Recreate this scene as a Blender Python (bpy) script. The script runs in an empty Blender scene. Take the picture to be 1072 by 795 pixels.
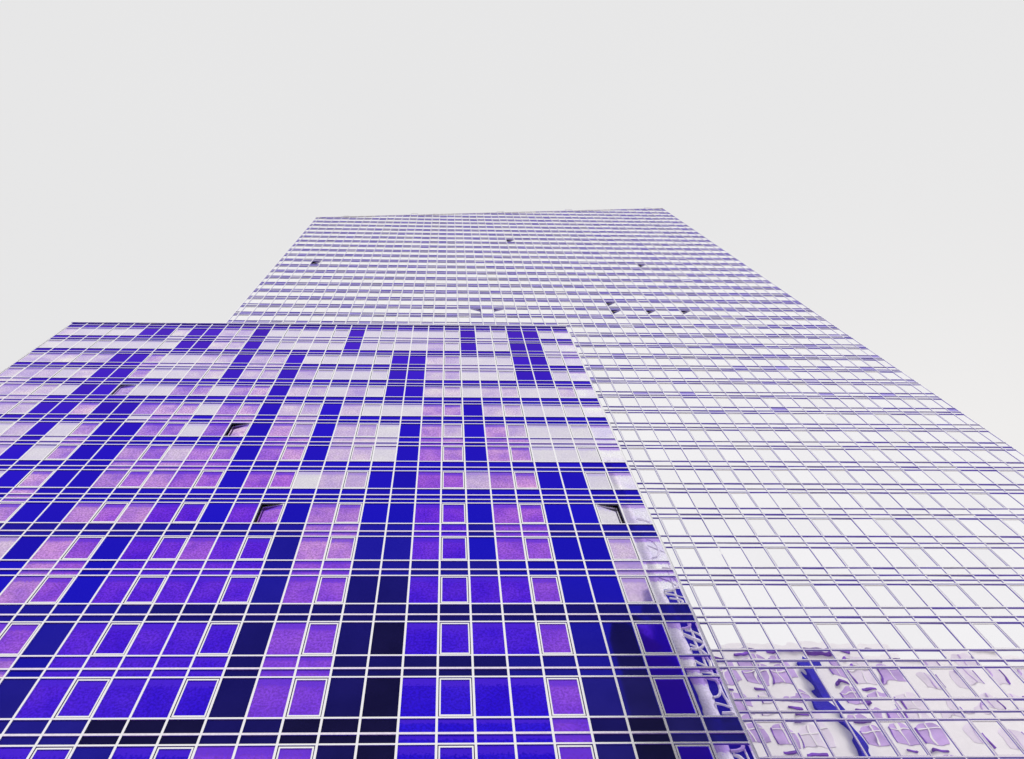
import bpy, bmesh, math, random
from mathutils import Matrix, Vector

sc = bpy.context.scene
COL = sc.collection
R = math.radians
random.seed(11)

# ------------------------------------------------------------------ camera
EYE = 1.6
F_PX, PX_W, PX_H = 800.0, 1072.0, 795.0
PITCH, YAW, ROLL = 1.1768764, 0.0620711, -0.0508043
CX, CY = 487.065, 397.5
CAM = Vector((-10.51275, -21.52273, EYE))
fwd = Vector((math.sin(YAW) * math.cos(PITCH), math.cos(YAW) * math.cos(PITCH), math.sin(PITCH)))
rgt = Vector((math.cos(YAW), -math.sin(YAW), 0.0))
upv = rgt.cross(fwd)
r2 = rgt * math.cos(ROLL) + upv * math.sin(ROLL)
u2 = -rgt * math.sin(ROLL) + upv * math.cos(ROLL)
cam_data = bpy.data.cameras.new('camera')
cam_data.sensor_fit = 'HORIZONTAL'
cam_data.sensor_width = 36.0
cam_data.lens = 36.0 * F_PX / PX_W
cam_data.shift_x = (PX_W / 2 - CX) / PX_W
cam_data.clip_start, cam_data.clip_end = 0.1, 4000.0
cam = bpy.data.objects.new('camera', cam_data)
COL.objects.link(cam)
mw = Matrix((r2, u2, -fwd)).transposed().to_4x4()
mw.translation = CAM
cam.matrix_world = mw
sc.camera = cam


def project(x, y, z):
    d = Vector((x, y, z)) - CAM
    w = d.dot(fwd)
    if w <= 0.01:
        return (-9999, -9999)
    return CX + F_PX * d.dot(r2) / w, CY - F_PX * d.dot(u2) / w


# ------------------------------------------------------------------ world, sun, exposure
SUN_EL, SUN_AZ = R(46), R(52)          # off to the right and behind the towers, softened by the cloud cover
world = bpy.data.worlds.new('World')
sc.world = world
world.use_nodes = True
wn, wl = world.node_tree.nodes, world.node_tree.links
wn.clear()
w_out = wn.new('ShaderNodeOutputWorld')
w_sky = wn.new('ShaderNodeTexSky')
w_sky.sky_type = 'NISHITA'
w_sky.sun_disc = False
w_sky.sun_elevation = SUN_EL
w_sky.sun_rotation = SUN_AZ
w_sky.dust_density = 4.0
w_bg = wn.new('ShaderNodeBackground')
w_bg.inputs['Strength'].default_value = 0.1
wl.new(w_sky.outputs['Color'], w_bg.inputs['Color'])
w_cloud = wn.new('ShaderNodeBackground')       # the even white overcast
w_cloud.inputs['Color'].default_value = (0.822, 0.820, 0.822, 1)
w_tc = wn.new('ShaderNodeTexCoord')
w_sep = wn.new('ShaderNodeSeparateXYZ')
wl.new(w_tc.outputs['Generated'], w_sep.inputs[0])
w_rng = wn.new('ShaderNodeMapRange')            # sky brightened behind the camera, out of view, so glass and frames reflect whiter
w_rng.interpolation_type = 'SMOOTHSTEP'
w_rng.inputs['From Min'].default_value = -0.06
w_rng.inputs['From Max'].default_value = -0.24
w_rng.inputs['To Min'].default_value = 0.985
w_rng.inputs['To Max'].default_value = 1.13
wl.new(w_sep.outputs['Y'], w_rng.inputs['Value'])
w_noi = wn.new('ShaderNodeTexNoise')
w_noi.inputs['Scale'].default_value = 2.2
w_noi.inputs['Detail'].default_value = 4.0
wl.new(w_tc.outputs['Generated'], w_noi.inputs['Vector'])
w_mad = wn.new('ShaderNodeMath')
w_mad.operation = 'MULTIPLY_ADD'
w_mad.inputs[1].default_value = 0.03
wl.new(w_noi.outputs['Fac'], w_mad.inputs[0])
w_sub = wn.new('ShaderNodeMath')
w_sub.operation = 'SUBTRACT'
w_sub.inputs[1].default_value = 0.015
wl.new(w_rng.outputs[0], w_sub.inputs[0])
wl.new(w_sub.outputs[0], w_mad.inputs[2])
wl.new(w_mad.outputs[0], w_cloud.inputs['Strength'])
w_mix = wn.new('ShaderNodeMixShader')
w_mix.inputs['Fac'].default_value = 0.985
wl.new(w_bg.outputs[0], w_mix.inputs[1])
wl.new(w_cloud.outputs[0], w_mix.inputs[2])
wl.new(w_mix.outputs[0], w_out.inputs['Surface'])

sun_data = bpy.data.lights.new('sun', 'SUN')
sun_data.energy = 1.5
sun_data.angle = R(25)
sun_data.color = (1.0, 0.97, 0.93)
sun = bpy.data.objects.new('sun', sun_data)
COL.objects.link(sun)
sd = Vector((math.sin(SUN_AZ) * math.cos(SUN_EL), math.cos(SUN_AZ) * math.cos(SUN_EL), math.sin(SUN_EL)))
sun.rotation_euler = sd.to_track_quat('Z', 'Y').to_euler()

sc.view_settings.view_transform = 'Standard'
sc.view_settings.look = 'None'
sc.view_settings.exposure = 0.0
sc.view_settings.gamma = 1.0
sc.view_settings.use_curve_mapping = False
sc.render.engine = 'CYCLES'
sc.cycles.max_bounces = 10
sc.cycles.glossy_bounces = 6


# ------------------------------------------------------------------ materials
class Mat:
    def __init__(self, name):
        self.m = bpy.data.materials.new(name)
        self.m.use_nodes = True
        self.t = self.m.node_tree
        self.t.nodes.clear()
        self.out = self.n('ShaderNodeOutputMaterial')

    def n(self, kind, **kw):
        o = self.t.nodes.new(kind)
        for k, v in kw.items():
            setattr(o, k, v)
        return o

    def l(self, a, b):
        self.t.links.new(a, b)

    def ramp(self, src, stops, interp='LINEAR'):
        r = self.n('ShaderNodeValToRGB')
        r.color_ramp.interpolation = interp
        e = r.color_ramp.elements
        while len(e) < len(stops):
            e.new(0.5)
        for k, (p, c) in enumerate(stops):
            e[k].position = p
            e[k].color = (c[0], c[1], c[2], 1) if not isinstance(c, (int, float)) else (c, c, c, 1)
        self.l(src, r.inputs[0])
        return r.outputs[0]

    def tint(self):
        a = self.n('ShaderNodeAttribute', attribute_name='tint')
        return a.outputs['Fac']

    def noise(self, scale, detail=2.0, stretch=None):
        g = self.n('ShaderNodeNewGeometry')
        x = self.n('ShaderNodeTexNoise')
        x.inputs['Scale'].default_value = scale
        x.inputs['Detail'].default_value = detail
        if stretch:
            mp = self.n('ShaderNodeMapping')
            mp.inputs['Scale'].default_value = stretch
            self.l(g.outputs['Position'], mp.inputs[0])
            self.l(mp.outputs[0], x.inputs['Vector'])
        else:
            self.l(g.outputs['Position'], x.inputs['Vector'])
        return x.outputs['Fac']

    def mixc(self, fac, a, b, mode='MIX'):
        m = self.n('ShaderNodeMix', data_type='RGBA', blend_type=mode)
        for sock, v in ((m.inputs[0], fac), (m.inputs[6], a), (m.inputs[7], b)):
            if isinstance(v, (int, float)):
                sock.default_value = v
            elif isinstance(v, tuple):
                sock.default_value = (*v, 1)
            else:
                self.l(v, sock)
        return m.outputs[2]

    def facing(self, normal=None):
        w = self.n('ShaderNodeLayerWeight')
        w.inputs['Blend'].default_value = 0.5
        if normal is not None:
            self.l(normal, w.inputs['Normal'])
        return w.outputs['Facing']

    def bump(self, h, strength, dist):
        b = self.n('ShaderNodeBump')
        b.inputs['Strength'].default_value = strength
        b.inputs['Distance'].default_value = dist
        self.l(h, b.inputs['Height'])
        return b.outputs[0]

    def coated(self, base, refl, fac, rough, normal=None):
        d = self.n('ShaderNodeBsdfDiffuse')
        g = self.n('ShaderNodeBsdfGlossy')
        g.inputs['Roughness'].default_value = rough
        for s, v in ((d.inputs['Color'], base), (g.inputs['Color'], refl)):
            if isinstance(v, tuple):
                s.default_value = (*v, 1)
            else:
                self.l(v, s)
        m = self.n('ShaderNodeMixShader')
        if isinstance(fac, (int, float)):
            m.inputs[0].default_value = fac
        else:
            self.l(fac, m.inputs[0])
        self.l(d.outputs[0], m.inputs[1])
        self.l(g.outputs[0], m.inputs[2])
        if normal is not None:
            self.l(normal, g.inputs['Normal'])
        self.l(m.outputs[0], self.out.inputs['Surface'])
        return self.m


def principled(name, color, rough=0.5, metal=0.0, vary=0.0, scale=6.0):
    k = Mat(name)
    p = k.n('ShaderNodeBsdfPrincipled')
    p.inputs['Roughness'].default_value = rough
    p.inputs['Metallic'].default_value = metal
    if vary:
        c = k.ramp(k.noise(scale, 3), [(0.3, tuple(v * (1 - vary) for v in color)), (0.7, tuple(min(1, v * (1 + vary)) for v in color))])
        k.l(c, p.inputs['Base Color'])
    else:
        p.inputs['Base Color'].default_value = (*color, 1)
    k.l(p.outputs[0], k.out.inputs['Surface'])
    return k.m


def blue_panel_mat(name, lift, deep=1.0, body=1.0):
    # enamelled back-painted glass: navy body, blue interference coat that strengthens at grazing angles
    k = Mat(name)
    f = k.facing()
    fac = k.ramp(f, [(0.24, 0.10 * lift), (0.33, 0.45 * lift), (0.42, 0.85 * lift), (0.55, 0.97 * lift)])
    coat = k.ramp(f, [(0.28, (0.012, 0.008, 0.54)), (0.45, (0.012, 0.008, 0.60)), (0.58, (0.026, 0.010, 0.63)), (0.68, (0.085, 0.026, 0.64)), (0.82, (0.22, 0.08, 0.66))])
    v = k.ramp(k.tint(), [(0.0, 0.80), (1.0, 1.05)])
    coat = k.mixc(1.0, coat, v, 'MULTIPLY')
    base = k.ramp(k.noise(0.6, 2), [(0.3, (0.026 * body, 0.023 * body, 0.17 * deep)), (0.7, (0.034 * body, 0.029 * body, 0.23 * deep))])
    return k.coated(base, coat, fac, 0.04)


def window_mat(name, low, high, body, grain, refl0=0.45, head_shade=(0.10, 0.03, 0.80), rough=0.06, cloud=1.0, wave=0.15):
    # tinted reflective glass with a speckled curtain behind it
    k = Mat(name)
    f = k.facing()
    sp = k.noise(10, 4)
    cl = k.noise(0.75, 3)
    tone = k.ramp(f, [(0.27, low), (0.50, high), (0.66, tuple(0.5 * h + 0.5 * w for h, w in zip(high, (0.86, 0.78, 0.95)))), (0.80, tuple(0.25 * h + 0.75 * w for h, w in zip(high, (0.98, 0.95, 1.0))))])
    g = k.ramp(sp, [(0.40, 1.0 - grain), (0.60, 1.0 + grain * 0.8)])
    tone = k.mixc(1.0, tone, g, 'MULTIPLY')
    t = k.ramp(k.tint(), [(0.0, (0.72, 0.68, 0.94)), (1.0, (1.10, 1.14, 1.02))])
    tone = k.mixc(min(1.0, cloud + 0.12), tone, t, 'MULTIPLY')
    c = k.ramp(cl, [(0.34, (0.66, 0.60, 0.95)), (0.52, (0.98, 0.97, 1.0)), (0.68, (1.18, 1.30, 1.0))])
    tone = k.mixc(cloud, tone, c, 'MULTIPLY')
    # shade under the head bar painted into the glass: speckled blue, thinning downwards
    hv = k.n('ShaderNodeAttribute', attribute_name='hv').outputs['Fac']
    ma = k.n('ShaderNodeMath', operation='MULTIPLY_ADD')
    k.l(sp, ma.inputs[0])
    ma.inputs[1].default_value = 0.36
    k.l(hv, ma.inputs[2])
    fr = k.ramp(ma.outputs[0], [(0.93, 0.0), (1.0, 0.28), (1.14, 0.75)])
    tone = k.mixc(fr, tone, head_shade)
    fac = k.ramp(f, [(0.25, refl0), (0.7, 0.94)])
    nb = k.bump(k.noise(1.1, 1), wave, 0.02)
    return k.coated(body, tone, fac, rough, nb)


def mirror_mat(name, tone, wob, fac=0.97, body=(0.3, 0.28, 0.5)):
    k = Mat(name)
    v = k.ramp(k.tint(), [(0.0, tuple(0.955 * c for c in tone)), (1.0, tone)])
    nb = k.bump(k.noise(0.55, 2, (1, 1, 0.6)), wob, 0.03)
    return k.coated(body, v, fac, 0.0, nb)


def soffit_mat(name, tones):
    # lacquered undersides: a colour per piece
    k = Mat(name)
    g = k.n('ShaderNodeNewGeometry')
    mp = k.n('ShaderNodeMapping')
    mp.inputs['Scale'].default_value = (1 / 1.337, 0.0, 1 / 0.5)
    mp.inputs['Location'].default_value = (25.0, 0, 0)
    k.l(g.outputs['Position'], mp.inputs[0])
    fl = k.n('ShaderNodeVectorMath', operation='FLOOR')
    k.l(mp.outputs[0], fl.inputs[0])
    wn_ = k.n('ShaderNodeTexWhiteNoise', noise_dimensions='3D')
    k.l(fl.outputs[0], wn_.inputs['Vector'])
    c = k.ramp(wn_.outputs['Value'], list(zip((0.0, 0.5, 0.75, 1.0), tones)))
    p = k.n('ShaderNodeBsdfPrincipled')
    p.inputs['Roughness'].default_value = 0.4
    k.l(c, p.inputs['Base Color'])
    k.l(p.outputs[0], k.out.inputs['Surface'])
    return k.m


M = {}
M['blue'] = blue_panel_mat('blue_enamelled_panel', 1.0)
M['navy'] = blue_panel_mat('navy_enamelled_panel', 0.28, 0.62, 0.6)  # navy, royal, ink: dark reflections painted into panel colour, plus darker strips
M['royal'] = blue_panel_mat('royal_enamelled_panel', 0.58)  # darker strips, and dark reflection painted into panel colour
M['ink'] = blue_panel_mat('ink_enamelled_panel', 0.06, 0.34, 0.5)  # darker strips, and dark reflection painted into panel colour
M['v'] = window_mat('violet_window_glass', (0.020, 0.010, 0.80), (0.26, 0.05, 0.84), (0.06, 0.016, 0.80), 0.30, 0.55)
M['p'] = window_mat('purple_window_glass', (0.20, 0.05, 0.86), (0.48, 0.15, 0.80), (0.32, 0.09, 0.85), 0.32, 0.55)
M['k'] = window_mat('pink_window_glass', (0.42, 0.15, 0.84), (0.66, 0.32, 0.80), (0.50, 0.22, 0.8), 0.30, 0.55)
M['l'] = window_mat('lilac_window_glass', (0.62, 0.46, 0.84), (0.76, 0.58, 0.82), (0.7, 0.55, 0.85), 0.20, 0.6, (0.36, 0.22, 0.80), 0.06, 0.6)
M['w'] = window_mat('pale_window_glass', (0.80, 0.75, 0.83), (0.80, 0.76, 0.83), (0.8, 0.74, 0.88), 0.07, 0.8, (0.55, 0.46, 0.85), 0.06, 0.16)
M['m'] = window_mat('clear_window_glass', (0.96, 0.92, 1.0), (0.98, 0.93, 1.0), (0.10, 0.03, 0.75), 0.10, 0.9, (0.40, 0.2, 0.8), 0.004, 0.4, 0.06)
M['tower'] = mirror_mat('white_mirror_glass', (0.985, 0.974, 0.99), 0.27, 0.985, (0.8, 0.78, 0.85))
M['tower_lav'] = mirror_mat('lavender_mirror_glass', (0.50, 0.42, 0.90), 0.5, 0.96)
M['tower_mist'] = mirror_mat('pale_lavender_mirror_glass', (0.68, 0.62, 0.92), 0.5, 0.96)
M['tower_grey'] = mirror_mat('grey_mirror_glass', (0.64, 0.61, 0.74), 0.5, 0.96)
M['frame'] = principled('pale_anodised_aluminium', (1.0, 0.985, 1.0), 0.22, 0.86)
M['frame_lav'] = principled('weathered_lilac_aluminium', (0.90, 0.82, 0.95), 0.25, 1.0, 0.10, 14.0)
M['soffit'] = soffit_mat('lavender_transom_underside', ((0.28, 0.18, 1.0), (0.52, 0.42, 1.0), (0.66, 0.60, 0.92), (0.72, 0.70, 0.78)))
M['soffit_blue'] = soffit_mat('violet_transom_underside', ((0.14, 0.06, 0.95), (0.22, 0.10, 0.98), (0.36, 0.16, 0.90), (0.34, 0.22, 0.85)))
M['gasket'] = principled('indigo_gasket', (0.25, 0.17, 0.76), 0.6)
M['reveal'] = principled('dark_reveal', (0.05, 0.04, 0.14), 0.7)
M['dark'] = principled('dark_room', (0.012, 0.011, 0.013), 0.9)
M['roof'] = principled('roof_felt', (0.16, 0.16, 0.17), 0.9, 0, 0.2, 1.0)


# ------------------------------------------------------------------ mesh helper
class MB:
    def __init__(self):
        self.v, self.f, self.mi, self.ti, self.hv, self.mats = [], [], [], [], [], []

    def slot(self, key):
        if key not in self.mats:
            self.mats.append(key)
        return self.mats.index(key)

    def face(self, pts, key, tint=0.5, hv=None):
        b = len(self.v)
        self.hv += hv if hv else [0.0] * len(pts)
        self.v += [tuple(p) for p in pts]
        self.f.append(tuple(range(b, b + len(pts))))
        self.mi.append(self.slot(key))
        self.ti.append(tint)

    def prism(self, poly, y0, y1, key, tint=0.5, under=None, T=None):
        # poly: (x, z) points counter-clockwise seen from -Y (x right, z up); front at y0
        n = len(poly)
        fr = [Vector((x, y0, z)) for x, z in poly]
        bk = [Vector((x, y1, z)) for x, z in poly]
        if T:
            fr = [T(p) for p in fr]
            bk = [T(p) for p in bk]
        zs = [z for x, z in poly]
        za, zb = min(zs), max(zs)
        # height above the foot of the piece, scaled so the top half metre always runs to 1
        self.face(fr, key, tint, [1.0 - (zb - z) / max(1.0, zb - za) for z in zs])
        self.face(bk[::-1], key, tint)
        for i in range(n):
            j = (i + 1) % n
            kk = key
            if under and poly[j][0] > poly[i][0] + 1e-6 and abs(poly[j][1] - poly[i][1]) < 1e-6:
                kk = under
            self.face([fr[i], bk[i], bk[j], fr[j]], kk, tint)

    def box(self, x0, x1, y0, y1, z0, z1, key, tint=0.5, under=None, T=None):
        self.prism([(x0, z0), (x1, z0), (x1, z1), (x0, z1)], y0, y1, key, tint, under, T)

    def build(self, name, parent=None, loc=None):
        me = bpy.data.meshes.new(name)
        me.from_pydata(self.v, [], self.f)
        for k in self.mats:
            me.materials.append(M[k])
        me.polygons.foreach_set('material_index', self.mi)
        at = me.attributes.new('tint', 'FLOAT', 'FACE')
        at.data.foreach_set('value', self.ti)
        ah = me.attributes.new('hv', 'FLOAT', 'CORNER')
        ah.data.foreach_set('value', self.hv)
        me.update()
        o = bpy.data.objects.new(name, me)
        COL.objects.link(o)
        if parent:
            o.parent = parent
        if loc:
            o.location = loc
        return o


def thing(name, label, cat, loc=(0, 0, 0), group=None):
    o = bpy.data.objects.new(name, None)
    o.empty_display_size = 1.0
    COL.objects.link(o)
    o.location = loc
    o['label'] = label
    o['category'] = cat
    if group:
        o['group'] = group
    return o


def structure(name, mb):
    o = mb.build(name)
    o['kind'] = 'structure'
    return o


def clip_top(poly, zline):
    # keep what lies under the sloping line z = zline(x)
    out = []
    n = len(poly)
    for i in range(n):
        a, b = poly[i], poly[(i + 1) % n]
        da, db = zline(a[0]) - a[1], zline(b[0]) - b[1]
        if da >= 0:
            out.append(a)
        if (da > 0) != (db > 0) and abs(da - db) > 1e-9:
            t = da / (da - db)
            out.append((a[0] + t * (b[0] - a[0]), a[1] + t * (b[1] - a[1])))
    return out


def area_px(x0, x1, z0, z1, y):
    q = [project(x, y, z) for x, z in ((x0, z0), (x1, z0), (x1, z1), (x0, z1))]
    q = [(min(max(a, 0), PX_W), min(max(b, 0), PX_H)) for a, b in q]
    s = 0
    for i in range(4):
        s += q[i][0] * q[(i + 1) % 4][1] - q[(i + 1) % 4][0] * q[i][1]
    return abs(s) / 2


# ------------------------------------------------------------------ ground
g = MB()
g.face([(-1500, -1500, 0), (1500, -1500, 0), (1500, 1500, 0), (-1500, 1500, 0)], 'ground')
M['ground'] = principled('pale_plaza_paving', (0.48, 0.46, 0.47), 0.8, 0, 0.12, 0.5)
M['asphalt'] = principled('asphalt', (0.05, 0.05, 0.052), 0.9, 0, 0.2, 3.0)
M['kerb'] = principled('kerb_stone', (0.34, 0.33, 0.33), 0.8, 0, 0.1, 4.0)
structure('ground', g)
g = MB()
g.box(-300, 300, -36.0, -27.0, -0.2, 0.004, 'asphalt')
structure('road', g)
for yk in (-36.25, -27.0):
    g = MB()
    g.box(-300, 300, yk, yk + 0.25, -0.2, 0.13, 'kerb')
    structure('kerb', g)


# ------------------------------------------------------------------ curtain wall
SILL0_B, SILL0_T = 20.477 + EYE, 25.57 + EYE
FL = 3.09
EXTRA = 0.322


def offsets(tall):
    return [0.66, 1.10, 1.47] if tall else [0.695, 1.14]


class Facade:
    """One glazed wall at y = Y made of mullions, transoms, panes, panels and casements."""

    def __init__(self, root, Y, edges, sill0, tall_from, kmin, kmax, zline, lite):
        self.root, self.Y, self.edges = root, Y, edges
        self.sill0, self.tall, self.kmin, self.kmax = sill0, tall_from, kmin, kmax
        self.zline, self.lite = zline, lite
        self.cells = {'window': [], 'wall_panel': [], 'spandrel_panel': []}

    def S(self, k):
        return self.sill0 + FL * k + (EXTRA if k >= self.tall else 0)

    def add(self, kind, x0, x1, z0, z1, mat, casement=False, swing=None):
        poly = clip_top([(x0, z0), (x1, z0), (x1, z1), (x0, z1)], self.zline)
        if len(poly) < 3 or max(p[1] for p in poly) - z0 < 0.05:
            return
        self.cells[kind].append((area_px(x0, x1, z0, z1, self.Y), poly, x0, x1, z0, z1, mat, casement, swing, random.random()))

    def draw(self, cell, pane, frame, ox, oz):
        _, poly, x0, x1, z0, z1, mat, cas, swing, tint = cell
        Y = 0.0
        P = [(x - ox, z - oz) for x, z in poly]
        x0, x1, z0, z1 = x0 - ox, x1 - ox, z0 - oz, z1 - oz
        if cas and len(P) == 4:
            T = None
            if swing:
                side, ang = swing
                hx = x1 if side == 'right' else x0
                a = ang if side == 'right' else -ang
                # swings into the room about its vertical hinge
                ca, sa = math.cos(a), math.sin(a)

                def T(p, hx=hx, ca=ca, sa=sa):
                    dx, dy = p.x - hx, p.y
                    return Vector((hx + dx * ca + dy * sa, -dx * sa + dy * ca, p.z))
            b = 0.055 if not self.lite else 0.045
            gp = 0.035 if not self.lite else 0.03
            # dark reveal between mullion and sash (fixed)
            for q in ((x0, x0 + gp, z0, z1), (x1 - gp, x1, z0, z1), (x0 + gp, x1 - gp, z0, z0 + gp * 0.5), (x0 + gp, x1 - gp, z1 - gp * 1.2, z1)):
                frame.box(q[0], q[1], Y - 0.004, Y + 0.06, q[2], q[3], 'gasket' if self.lite else 'reveal')
            a0, a1, c0, c1 = x0 + gp, x1 - gp, z0 + gp * 0.5, z1 - gp * 1.2
            for q in ((a0, a0 + b, c0, c1), (a1 - b, a1, c0, c1), (a0 + b, a1 - b, c0, c0 + b * 1.3), (a0 + b, a1 - b, c1 - b * 1.2, c1)):
                frame.box(q[0], q[1], Y - 0.03, Y + 0.03, q[2], q[3], 'frame', T=T)
            if self.lite:
                d = 0.016
                for q in ((a0 + b, a0 + b + d, c0, c1), (a1 - b - d, a1 - b, c0, c1)):
                    frame.box(q[0], q[1], Y - 0.008, Y + 0.02, q[2] + b * 1.3, q[3] - b * 1.2, 'gasket', T=T)
            pane.box(a0 + b * 0.6, a1 - b * 0.6, Y + 0.004, Y + 0.02, c0 + b, c1 - b, mat, tint, T=T)
        else:
            # each sheet of glass sits a hair out of true
            tl = 0.008 if self.lite else 0.004
            j = [random.uniform(-tl, tl) for _ in range(3)]
            w, h = max(x1 - x0, 0.1), max(z1 - z0, 0.1)

            def T(p, j=j):
                return Vector((p.x, p.y + j[0] * (p.x - x0) / w + j[1] * (p.z - z0) / h, p.z))
            pane.prism(P, Y + 0.006, Y + 0.024, mat, tint, T=T)

    def finish(self, open_label=None):
        for kind, lst in self.cells.items():
            lst.sort(key=lambda c: (c[8] is None, -c[0]))
            for c in lst[:100]:
                ox, oz = (c[2] + c[3]) / 2, c[4]
                pane, frame = MB(), MB()
                self.draw(c, pane, frame, ox, oz)
                o = pane.build(kind, self.root, (ox, self.Y, oz))
                if c[8] and open_label:
                    o['label'] = open_label
                if frame.f:
                    frame.build('sash_frame', o)
            rest = lst[100:]
            if rest:
                pane = MB()
                for c in rest:
                    self.draw(c, pane, pane, 0, 0)
                o = pane.build(kind, self.root, (0, self.Y, 0))
                o['kind'] = 'stuff'

    def mullions(self, half, depth, z0, gasket=None):
        for i, x in enumerate(self.edges):
            mb = MB()
            zt = self.zline(x)
            zc = 76.0 if self.lite else zt - 0.02
            mb.box(-half, half, -depth, 0.05, z0, zc, 'frame')
            if self.lite:      # the upper storeys carry a broader cap
                mb.box(-half - 0.02, half + 0.02, -depth - 0.006, 0.05, zc, zt - 0.02, 'frame')
            if gasket:
                for s in (-1, 1):
                    a, b = (half, half + gasket) if s > 0 else (-half - gasket, -half)
                    mb.box(a, b, -0.006, 0.04, z0, zc, 'gasket')
                    d = 0.02 * s
                    mb.box(min(a, b) + d, max(a, b) + d - (0.008 if s > 0 else 0), -0.005, 0.04, zc, zt - 0.03, 'gasket')
            mb.build('mullion', self.root, (x, self.Y, 0))

    def transom(self, z, half, depth, mat, gasket=None):
        xs, xe = self.edges[0], self.edges[-1]
        if xs > xe:
            xs, xe = xe, xs
        # the sloping roof line may cut the bar short
        pts = [x for x in [xs + (xe - xs) * t / 400 for t in range(401)] if self.zline(x) > z + half + 0.03]
        if len(pts) < 2:
            return
        xs, xe = pts[0], pts[-1]
        mb = MB()
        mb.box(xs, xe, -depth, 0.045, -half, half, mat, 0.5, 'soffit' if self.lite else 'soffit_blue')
        if gasket:
            mb.box(xs, xe, -0.012, 0.04, -half - gasket, -half, 'gasket')
        mb.build('transom', self.root, (0, self.Y, z))


# ------------------------------------------------------------------ blue block
W = 1.35
NB = 32
TOP_B = 64.245 + EYE
XL_B = -NB * W
block = thing('office_block', 'lower glass office block of blue panels and purple windows in a white grid', 'building', (0, 0, 0))
fb = Facade(block, 0.0, [-i * W for i in range(NB + 1)], SILL0_B, 5, -1, 13, lambda x: TOP_B, False)

# i = 0 is the bay at the block's right corner, i = 31 the one at its left
BLUE = {13: [26, 25, 23, 22, 19, 13, 6, 3, 2], 12: [23, 22, 19, 13, 6, 3, 2], 11: [26, 25, 19, 16, 10, 9, 3, 2],
        10: [26, 25, 19, 16, 10, 9, 3, 2], 9: [26, 25, 16, 10, 9], 8: [27, 26, 24, 23, 16, 13, 6],
        7: [26, 23, 22, 16, 13, 9, 6], 6: [26, 23, 22, 16, 13, 9, 6], 5: [25, 23, 22, 16, 10, 9, 3, 2],
        4: [25, 23, 22, 16, 13, 10, 9, 6, 3, 2], 3: [22, 19, 13, 10, 9, 6, 3, 2], 2: [22, 19, 13, 10, 9, 3, 2],
        1: [19, 13, 10, 9, 3, 2], 0: [19, 13, 10, 9, 3, 2], -1: [16, 10, 9, 3, 2]}
GLASS = {13: {'k': [], 'l': [24, 21, 20, 31]}, 12: {'l': [21, 20, 8]}, 11: {'k': [24], 'l': [21, 20, 18, 17, 8, 7, 29]},
         10: {'k': [24], 'l': [21, 20, 18, 17, 15, 8, 7, 31]},
         9: {'p': [24], 'k': [21, 20, 18, 17], 'l': [15, 14, 12, 8, 7, 5, 4, 31, 30, 1]},
         8: {'p': [22, 18], 'k': [21, 20, 25, 17, 8, 7], 'l': [15, 14, 12, 5, 4, 29], },
         7: {'p': [21, 18, 20], 'k': [24, 15, 8, 5, 17], 'l': [14, 12, 7, 4, 27, 11]},
         6: {'p': [18, 17, 20, 15, 8], 'k': [21, 24, 14, 7, 5, 4], 'l': [12, 19, 27, 11]},
         5: {'p': [20, 18, 17, 15, 14, 8, 7], 'k': [24, 21, 19, 4, 5], 'l': [12, 11, 6]},
         4: {'v': [18, 17, 15, 8, 7], 'p': [20, 14, 5, 4], 'k': [24, 21, 19, 12, 11], 'w': [1]},
         3: {'v': [18, 17, 15, 14, 8, 7], 'p': [16, 20, 5, 4], 'k': [21, 12, 11], 'l': [23, 1]},
         2: {'v': [18, 17, 16, 15, 14, 8, 7, 6, 5], 'p': [4, 20, 12, 11], 'k': [21], 'l': [1]},
         1: {'v': [18, 17, 16, 15, 14, 8, 7, 6, 5, 1], 'p': [4, 20, 21, 12, 11]},
         0: {'v': [18, 17, 16, 15, 14, 8, 7, 6, 5, 1], 'p': [12, 11, 4]},
         -1: {'v': [18, 17, 15, 14, 8, 7, 6, 5, 1], 'p': [13, 12, 11, 4]}}
SP_GLASS = {13: list(range(4, 25)), 12: [0, 1], 11: list(range(17, 25)) + [4, 5, 6, 7, 8], 10: [31, 30], 9: [31, 30, 29, 28],
            8: [17, 18, 20, 21, 22, 14, 15], 7: [27, 25, 24, 14, 15, 11, 12, 8, 7, 5, 4, 3, 2, 1, 0, 10], 6: [17, 18, 19, 20, 21],
            5: [24], 4: [12, 11, 8, 7, 5, 4], 3: [21, 20, 18, 17, 16, 15, 14, 12, 11, 1, 0], 2: [],
            1: [21, 20, 18, 17, 16, 15, 14, 12, 11, 1, 0], 0: [8, 7, 6, 5, 4], -1: []}
CASE_B = {1, 4, 7, 11, 14, 17, 20, 24, 28, 31}
OPEN_B = {(24, 9): 'right', (17, 7): 'right', (14, 4): 'right', (1, 4): 'left'}
HM, HT = 0.043, 0.042


def glass_of(k, i):
    if i == 0:
        return 'm'
    for c, lst in GLASS.get(k, {}).items():
        if i in lst:
            return c
    if k < 4 and i > 19:
        return 'k'
    if k < 12 and i >= 27 and (i * 7 + k * 5) % 3:
        return 'l'
    return 'w'


def strip_colour(k, i):
    if k in (0, 2):
        if 2 <= i < 17:
            return 'ink' if k == 0 and i in (9, 10, 11, 14, 15, 16, 2) else 'navy'
        return 'royal' if i < 22 else 'blue'
    if k in (1, 3) and i in (9, 10, 13, 8, 7, 6):
        return 'navy' if k == 1 else 'royal'
    return 'royal' if k == 4 else 'blue'


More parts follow.
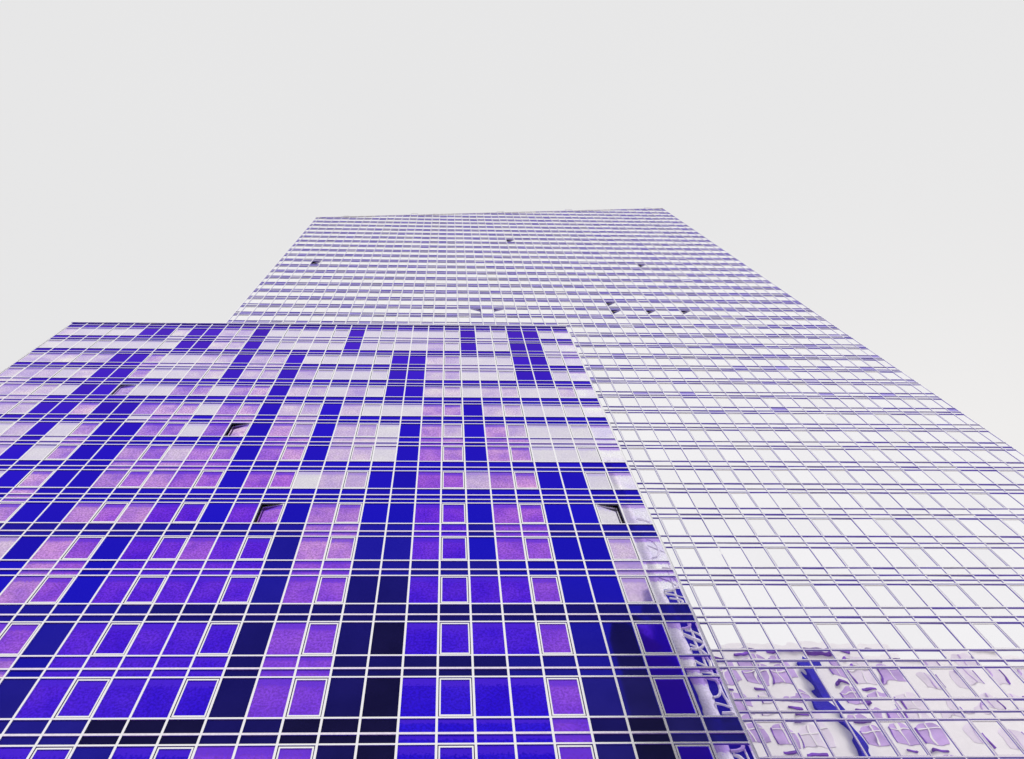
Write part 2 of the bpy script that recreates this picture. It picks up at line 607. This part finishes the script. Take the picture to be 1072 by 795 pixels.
for k in range(fb.kmin, fb.kmax + 1):
    s, nxt = fb.S(k), fb.S(k + 1)
    off_up = offsets(k + 1 == fb.tall)
    top = (nxt - off_up[-1]) if k < fb.kmax else TOP_B - 1.32
    for i in range(NB):
        x0, x1 = -(i + 1) * W + HM, -i * W - HM
        blue = i in BLUE[k]
        z0, z1 = s + HT, top - HT
        if blue:
            dark = (i in (9, 10) and k <= 2) or (i == 13 and k <= 1) or (i == 2 and k < 0)  # dark reflection painted in by swapping panel colour, deepest in the lowest rows
            mid = (i in (9, 10, 13) and k == 3) or (i == 13 and k == 2) or (i == 19 and k <= 1) or (i in (2, 3) and k <= 0)
            fb.add('wall_panel', x0, x1, z0, z1, 'ink' if dark and i in (2, 9) and k < 2 else ('navy' if dark else ('royal' if mid else 'blue')))
        else:
            fb.add('window', x0, x1, z0, z1, glass_of(k, i), i in CASE_B, (OPEN_B[(i, k)], R(5 if k > 8 else 10)) if (i, k) in OPEN_B else None)
        # the spandrel strips below this sill
        below_blue = blue and (i in BLUE.get(k - 1, BLUE[k]))
        gl = (i in SP_GLASS[k]) and not (blue and i in BLUE.get(k - 1, [])) and not blue
        mat = glass_of(max(k - 1, -1), i) if gl else (strip_colour(k, i))
        prev = 0.0
        for d in offsets(k == fb.tall):
            fb.add('spandrel_panel', x0, x1, s - d + HT, s - prev - HT, mat)
            prev = d
# parapet strip above the top windows
for i in range(NB):
    x0, x1 = -(i + 1) * W + HM, -i * W - HM
    fb.add('spandrel_panel', x0, x1, TOP_B - 1.32 + HT, TOP_B - 0.62 - HT, 'blue')
    fb.add('spandrel_panel', x0, x1, TOP_B - 0.62 + HT, TOP_B - 0.10, 'blue')
fb.finish('casement window standing open, dark gap beside its pane')
fb.mullions(HM, 0.05, 12.0)
for k in range(fb.kmin, fb.kmax + 1):
    s = fb.S(k)
    fb.transom(s, 0.038, 0.034, 'frame')
    offs = offsets(k == fb.tall)
    for j, d in enumerate(offs):
        fb.transom(s - d, 0.036 if j else 0.046, 0.034 if j else 0.040, 'frame' if j else 'frame_lav')
fb.transom(TOP_B - 1.32, 0.036, 0.034, 'frame')
fb.transom(TOP_B - 0.62, 0.045, 0.036, 'frame_lav')
mb = MB()
mb.box(XL_B - 0.12, 0.10, -0.09, 0.5, TOP_B - 0.07, TOP_B + 0.10, 'frame', 0.5, 'soffit')
mb.build('parapet_coping', block)
for x in (XL_B - 0.065, 0.065):
    mb = MB()
    mb.box(-0.015, 0.015, -0.06, 0.92, 0.0, TOP_B - 0.1, 'frame')
    mb.build('corner_trim', block, (x, 0, 0))
mb = MB()
mb.box(XL_B, 0, 0.9, 4.20, 0.0, TOP_B - 0.25, 'dark')
mb.box(XL_B, -35.2, 4.20, 26.0, 0.0, TOP_B - 0.25, 'dark')
mb.build('wall', block)
mb = MB()
mb.box(XL_B, 0, 0.5, 4.2, TOP_B - 0.24, TOP_B - 0.04, 'roof')
mb.box(XL_B, -35.2, 4.2, 26.0, TOP_B - 0.24, TOP_B - 0.04, 'roof')
mb.build('roof', block)
mb = MB()
mb.box(XL_B, 0, 0.0, 0.9, 0.0, 14.0, 'blue')
mb.build('podium_wall', block)
for x in (XL_B - 0.025, 0.0):
    mb = MB()
    mb.box(x, x + 0.025, 0.92, 4.2 if x > -1 else 26.0, 0, TOP_B - 0.1, 'blue')
    mb.build('side_wall', block)

# ------------------------------------------------------------------ white tower
YT = 4.35
XL, XR = -33.95, 31.60
WT = 1.337
H0, H1 = 137.0 + EYE, 150.7 + EYE


def roofline(x):
    return H0 + (x - XL) / (XR - XL) * (H1 - H0)


tower = thing('glass_tower', 'tall white mirror glass tower with a slanted roofline rising behind the blue block', 'building', (0, YT, 0))
edges = [XL] + [XL + WT * (n + 0.40) for n in range(49)]
edges = [e for e in edges if e < XR - 0.3] + [XR]


class TowerFacade(Facade):
    pass


ft = Facade(tower, 0.0, edges, SILL0_T, 3, -2, 41, roofline, True)
# the root stands at y = YT, so local y = 0 is the glass plane; areas need the world plane
_area = area_px
CASE_T = {0, 3, 6, 9, 12, 15, 18, 21, 24, 27, 31, 34, 37, 40, 43, 46}
OPEN_T = {(3, 25): 'right', (24, 30): 'right', (37, 25): 'right', (21, 18): 'right', (19, 18): 'left', (31, 18): 'right', (31, 19): 'right', (34, 18): 'right', (37, 18): 'right'}
TM, TT = 0.034, 0.032
rt = random.Random(5)


def area_px(x0, x1, z0, z1, y):
    return _area(x0, x1, z0, z1, YT)


for k in range(ft.kmin, ft.kmax + 1):
    s, nxt = ft.S(k), ft.S(k + 1)
    top = nxt - offsets(k + 1 == ft.tall)[-1]
    for n in range(len(edges) - 1):
        x0, x1 = edges[n] + TM, edges[n + 1] - TM
        if x1 - x0 < 0.15:
            continue
        # bays the blue block stands in front of are left out
        if x1 < 0.5 and nxt < 66.0:
            continue
        j = n - 1
        ft.add('window', x0, x1, s + TT, top - TT, 'tower', j in CASE_T or (j, k) in OPEN_T, (OPEN_T[(j, k)], R(7 if j < 22 and k == 18 else 14)) if (j, k) in OPEN_T else None)
        prev = 0.0
        for d in offsets(k == ft.tall):
            p = min(0.94, max(0.0, (k - 9) * 0.085))
            r = rt.random()
            mat = 'tower' if r > p else rt.choice(('tower_lav', 'tower_lav', 'tower_grey', 'tower_mist', 'tower_mist'))
            ft.add('spandrel_panel', x0, x1, s - d + TT, s - prev - TT, mat)
            prev = d
ft.finish('casement window swung open on a dark room')
area_px = _area
ft.mullions(TM, 0.04, 12.0, 0.021)
for k in range(ft.kmin, ft.kmax + 1):
    s = ft.S(k)
    ft.transom(s, TT, 0.055, 'frame', 0.012)
    for d in offsets(k == ft.tall):
        ft.transom(s - d, TT, 0.055, 'frame', 0.010)
# coping along the slanted roofline
mb = MB()
mb.prism([(XL - 0.1, H0 - 0.1), (XR + 0.1, H1 - 0.1), (XR + 0.1, H1 + 0.06), (XL - 0.1, H0 + 0.06)], -0.1, 0.5, 'frame')
mb.build('parapet_coping', tower)
for x in (XL - 0.048, XR + 0.048):
    mb = MB()
    mb.box(-0.012, 0.012, -0.03, 0.92, 0, roofline(x) - 0.15, 'frame')
    mb.build('corner_trim', tower, (x, 0, 0))
mb = MB()
mb.prism([(XL, 0), (XR, 0), (XR, H1 - 0.3), (XL, H0 - 0.3)], 0.9, 26.0, 'dark')
mb.build('wall', tower)
mb = MB()
mb.prism([(XL, H0 - 0.29), (XR, H1 - 0.29), (XR, H1 - 0.11), (XL, H0 - 0.11)], 0.5, 26.0, 'roof')
mb.build('roof', tower)
mb = MB()
mb.box(XL, XR, 0.0, 0.9, 0, 18.5, 'tower')
mb.build('podium_wall', tower)
for x in (XL - 0.025, XR):
    mb = MB()
    mb.box(x, x + 0.025, 0.92, 26.0, 0, roofline(x) - 0.3, 'tower')
    mb.build('side_wall', tower)

# ------------------------------------------------------------------ across the street (only seen mirrored in the glass)
M['soot'] = principled('soot_dark_cladding', (0.016, 0.015, 0.03), 0.7, 0, 0.15, 0.4)
M['deep_glass'] = principled('deep_blue_glass', (0.014, 0.012, 0.05), 0.35)
M['render'] = principled('white_render', (0.93, 0.905, 0.93), 0.6, 0, 0.03, 0.8)
M['lilac'] = principled('lilac_blind', (0.62, 0.44, 0.88), 0.9, 0, 0.22, 0.5)
M['pale_blind'] = principled('pale_blind', (0.86, 0.78, 0.92), 0.9, 0, 0.1, 0.5)
M['plum'] = principled('plum_stone', (0.22, 0.08, 0.55), 0.9, 0, 0.4, 0.8)
M['indigo'] = principled('indigo_tile', (0.02, 0.008, 0.5), 0.9, 0, 0.15, 1.0)
M['steel'] = principled('white_steel', (0.97, 0.96, 0.97), 0.6)
M['hoarding'] = principled('blue_hoarding', (0.012, 0.007, 0.42), 1.0)

YD = -40.0


# round-topped dark block
t = thing('round_topped_block', 'dark block with a rounded top beside the white pylon', 'building', (13.0, YD, 0))
mb = MB()
poly = [(-3.4, 0), (2.4, 0), (2.4, 64)]
for a in range(1, 12):
    an = math.pi * a / 24
    poly.append((2.4 - 5.8 * (1 - math.cos(an)), 64 + 11 * math.sin(an)))
poly += [(-3.4, 75)]
mb.prism(poly, -3, 0, 'soot')
mb.build('wall', t)
mb = MB()
mb.box(-2.5, 2.2, 0.003, 0.05, 40, 44, 'deep_glass')
mb.build('window', t)


def tube(mb, a, b, r, key, n=6):
    a, b = Vector(a), Vector(b)
    d = (b - a).normalized()
    s = d.orthogonal().normalized()
    c = d.cross(s)
    ra = [a + (s * math.cos(2 * math.pi * i / n) + c * math.sin(2 * math.pi * i / n)) * r for i in range(n)]
    rb = [p + (b - a) for p in ra]
    for i in range(n):
        j = (i + 1) % n
        mb.face([ra[i], ra[j], rb[j], rb[i]], key)


t = thing('white_pylon', 'white tapering pylon hung with curved steel hoops', 'pylon', (16.7, YD, 0))
mb = MB()
n = 20
for lo, hi in ((0, 40), (40, 75), (75, 114)):
    rl, rh = 0.95 - lo * 0.003, 0.95 - hi * 0.003
    for i in range(n):
        a, b = 2 * math.pi * i / n, 2 * math.pi * (i + 1) / n
        mb.face([(rl * math.cos(a), rl * math.sin(a), lo), (rl * math.cos(b), rl * math.sin(b), lo), (rh * math.cos(b), rh * math.sin(b), hi), (rh * math.cos(a), rh * math.sin(a), hi)], 'steel')
mb.build('shaft', t)
for q, z in enumerate((46, 50, 53, 57, 60, 63.5, 67, 70.5, 74, 78, 81, 88, 95)):
    mb = MB()
    b = 1.7 + 0.5 * math.sin(q * 2.1)
    pts = [(0.5 + b * math.sin(s * 0.42), 0.7 - s * 0.04, z - 1.5 + 2.6 * (1 - math.cos(s * 0.42)) * (0.6 + 0.3 * math.sin(q * 1.3))) for s in range(8)]
    for p, q_ in zip(pts, pts[1:]):
        tube(mb, p, q_, 0.16, 'steel')
    tube(mb, (0.4, 0.8, z + 1), (2.9, 0.3, z + 0.3 + 0.8 * math.sin(q * 1.7)), 0.12, 'steel')
    mb.build('hoop', t)
mb = MB()
for k_ in range(7):
    tube(mb, (1.9 + 0.25 * math.sin(k_), 0.4, 44 + k_ * 6), (1.9 + 0.25 * math.sin(k_ + 1), 0.4, 50 + k_ * 6), 0.14, 'steel')
mb.build('rail', t)
mb = MB()
mb.box(-0.9, 7.6, -5, -2.5, 0, 84, 'hoarding')
mb.build('lift_tower', t)

# pale arched building
XD0, XD1, HD = 23.0, 47.5, 79.0
t = thing('arcaded_building', 'pale rendered building with arched lilac windows and an indigo strip', 'building', ((XD0 + XD1) / 2, YD, 0))
ox = (XD0 + XD1) / 2
mb = MB()
mb.box(XD0 - ox, XD1 - ox, -16, 0, 0, HD, 'render')
mb.build('wall', t)
mb = MB()
mb.box(XD0 - ox - 0.4, XD1 - ox + 0.4, -16.4, 0.5, HD, HD + 0.9, 'render', 0.5, 'plum')
mb.build('cornice', t)
mb = MB()
mb.prism([(33.9 - ox, 44), (36.0 - ox, 44), (36.6 - ox, 52), (35.6 - ox, 58), (36.7 - ox, 63), (36.2 - ox, 68), (35.0 - ox, 71.5), (35.9 - ox, 76), (34.9 - ox, HD - 1.5), (33.6 - ox, 75), (33.9 - ox, 70), (34.9 - ox, 66), (34.2 - ox, 59), (34.6 - ox, 53)], 0.003, 0.5, 'indigo')
mb.build('pilaster', t)
mb = MB()
mb.box(38.0 - ox, 40.0 - ox, -10, -4, HD + 0.9, HD + 4.5, 'indigo')
mb.build('chimney', t)
arch = [(-1.25, 0), (1.25, 0), (1.25, 2.0)] + [(1.25 * math.cos(math.pi * a / 10), 2.0 + 0.9 * math.sin(math.pi * a / 10)) for a in range(1, 10)] + [(-1.25, 2.0)]
wm = lm = fm = None
xs = [24.8, 28.4, 31.6, 38.6, 42.0, 45.2]
for r_ in range(9):
    for c_, x in enumerate(xs):
        loc = (x - ox, 0, HD - 5.2 - r_ * 4.6)
        if wm is None:
            mb = MB()
            mb.prism([(-a, b) for a, b in arch][::-1], 0.003, 0.06, 'lilac')
            w_ = mb.build('window', t, loc)
            mb = MB()
            mb.box(-0.07, 0.07, 0.064, 0.12, 0.0, 2.8, 'render')
            mb.box(-1.2, 1.2, 0.066, 0.13, 1.9, 2.04, 'render')
            mb.box(-1.4, -1.26, 0.003, 0.12, 0.0, 2.2, 'plum')
            f_ = mb.build('frame', w_)
            mb = MB()
            mb.box(-1.25, 0.4, 0.003, 0.2, 3.3, 3.6, 'plum')
            l_ = mb.build('lintel', t, loc)
            wm, fm, lm = w_, f_, l_
            wm2 = wm.copy()
            wm2.data = wm.data.copy()
            wm2.data.materials[0] = M['pale_blind']
            COL.objects.link(wm2)
            wm2.parent = t
            wm2.location = (xs[1] - ox, 0, HD - 5.2 - 9 * 4.6)
        else:
            a = (wm2 if (r_ * 5 + c_ * 3) % 4 == 0 else wm).copy(); COL.objects.link(a); a.parent = t; a.location = loc
            b = fm.copy(); COL.objects.link(b); b.parent = a
            if (r_ + c_) % 3:
                c = lm.copy(); COL.objects.link(c); c.parent = t; c.location = loc

# paler neighbour further right
XE0, XE1, HE = 47.504, 78.0, 77.6
t = thing('pale_neighbour', 'very pale rendered block with faint lilac windows beside the arcaded building', 'building', ((XE0 + XE1) / 2, YD - 0.02, 0))
w_ = (XE1 - XE0) / 2
mb = MB()
mb.box(-w_, w_, -14, 0, 0, HE, 'render')
mb.build('wall', t)
mb = MB()
mb.box(-w_ + 0.02, w_ + 0.3, -14.3, 0.3, HE, HE + 0.6, 'render')
mb.build('cornice', t)
first = None
for r_ in range(6):
    for c_ in range(7):
        loc = (-w_ + 2.6 + c_ * 4.1, 0, HE - 4.6 - r_ * 4.6)
        if first is None:
            mb = MB()
            mb.prism([(-a, b) for a, b in arch][::-1], 0.003, 0.05, 'pale_blind')
            first = mb.build('window', t, loc)
            mb = MB()
            mb.box(-0.06, 0.06, 0.054, 0.1, 0, 2.8, 'lilac')
            mb.box(1.26, 1.4, 0.003, 0.1, 0, 2.3, 'plum')
            bar = mb.build('frame', first)
        else:
            a = first.copy(); COL.objects.link(a); a.parent = t; a.location = loc
            b = bar.copy(); COL.objects.link(b); b.parent = a
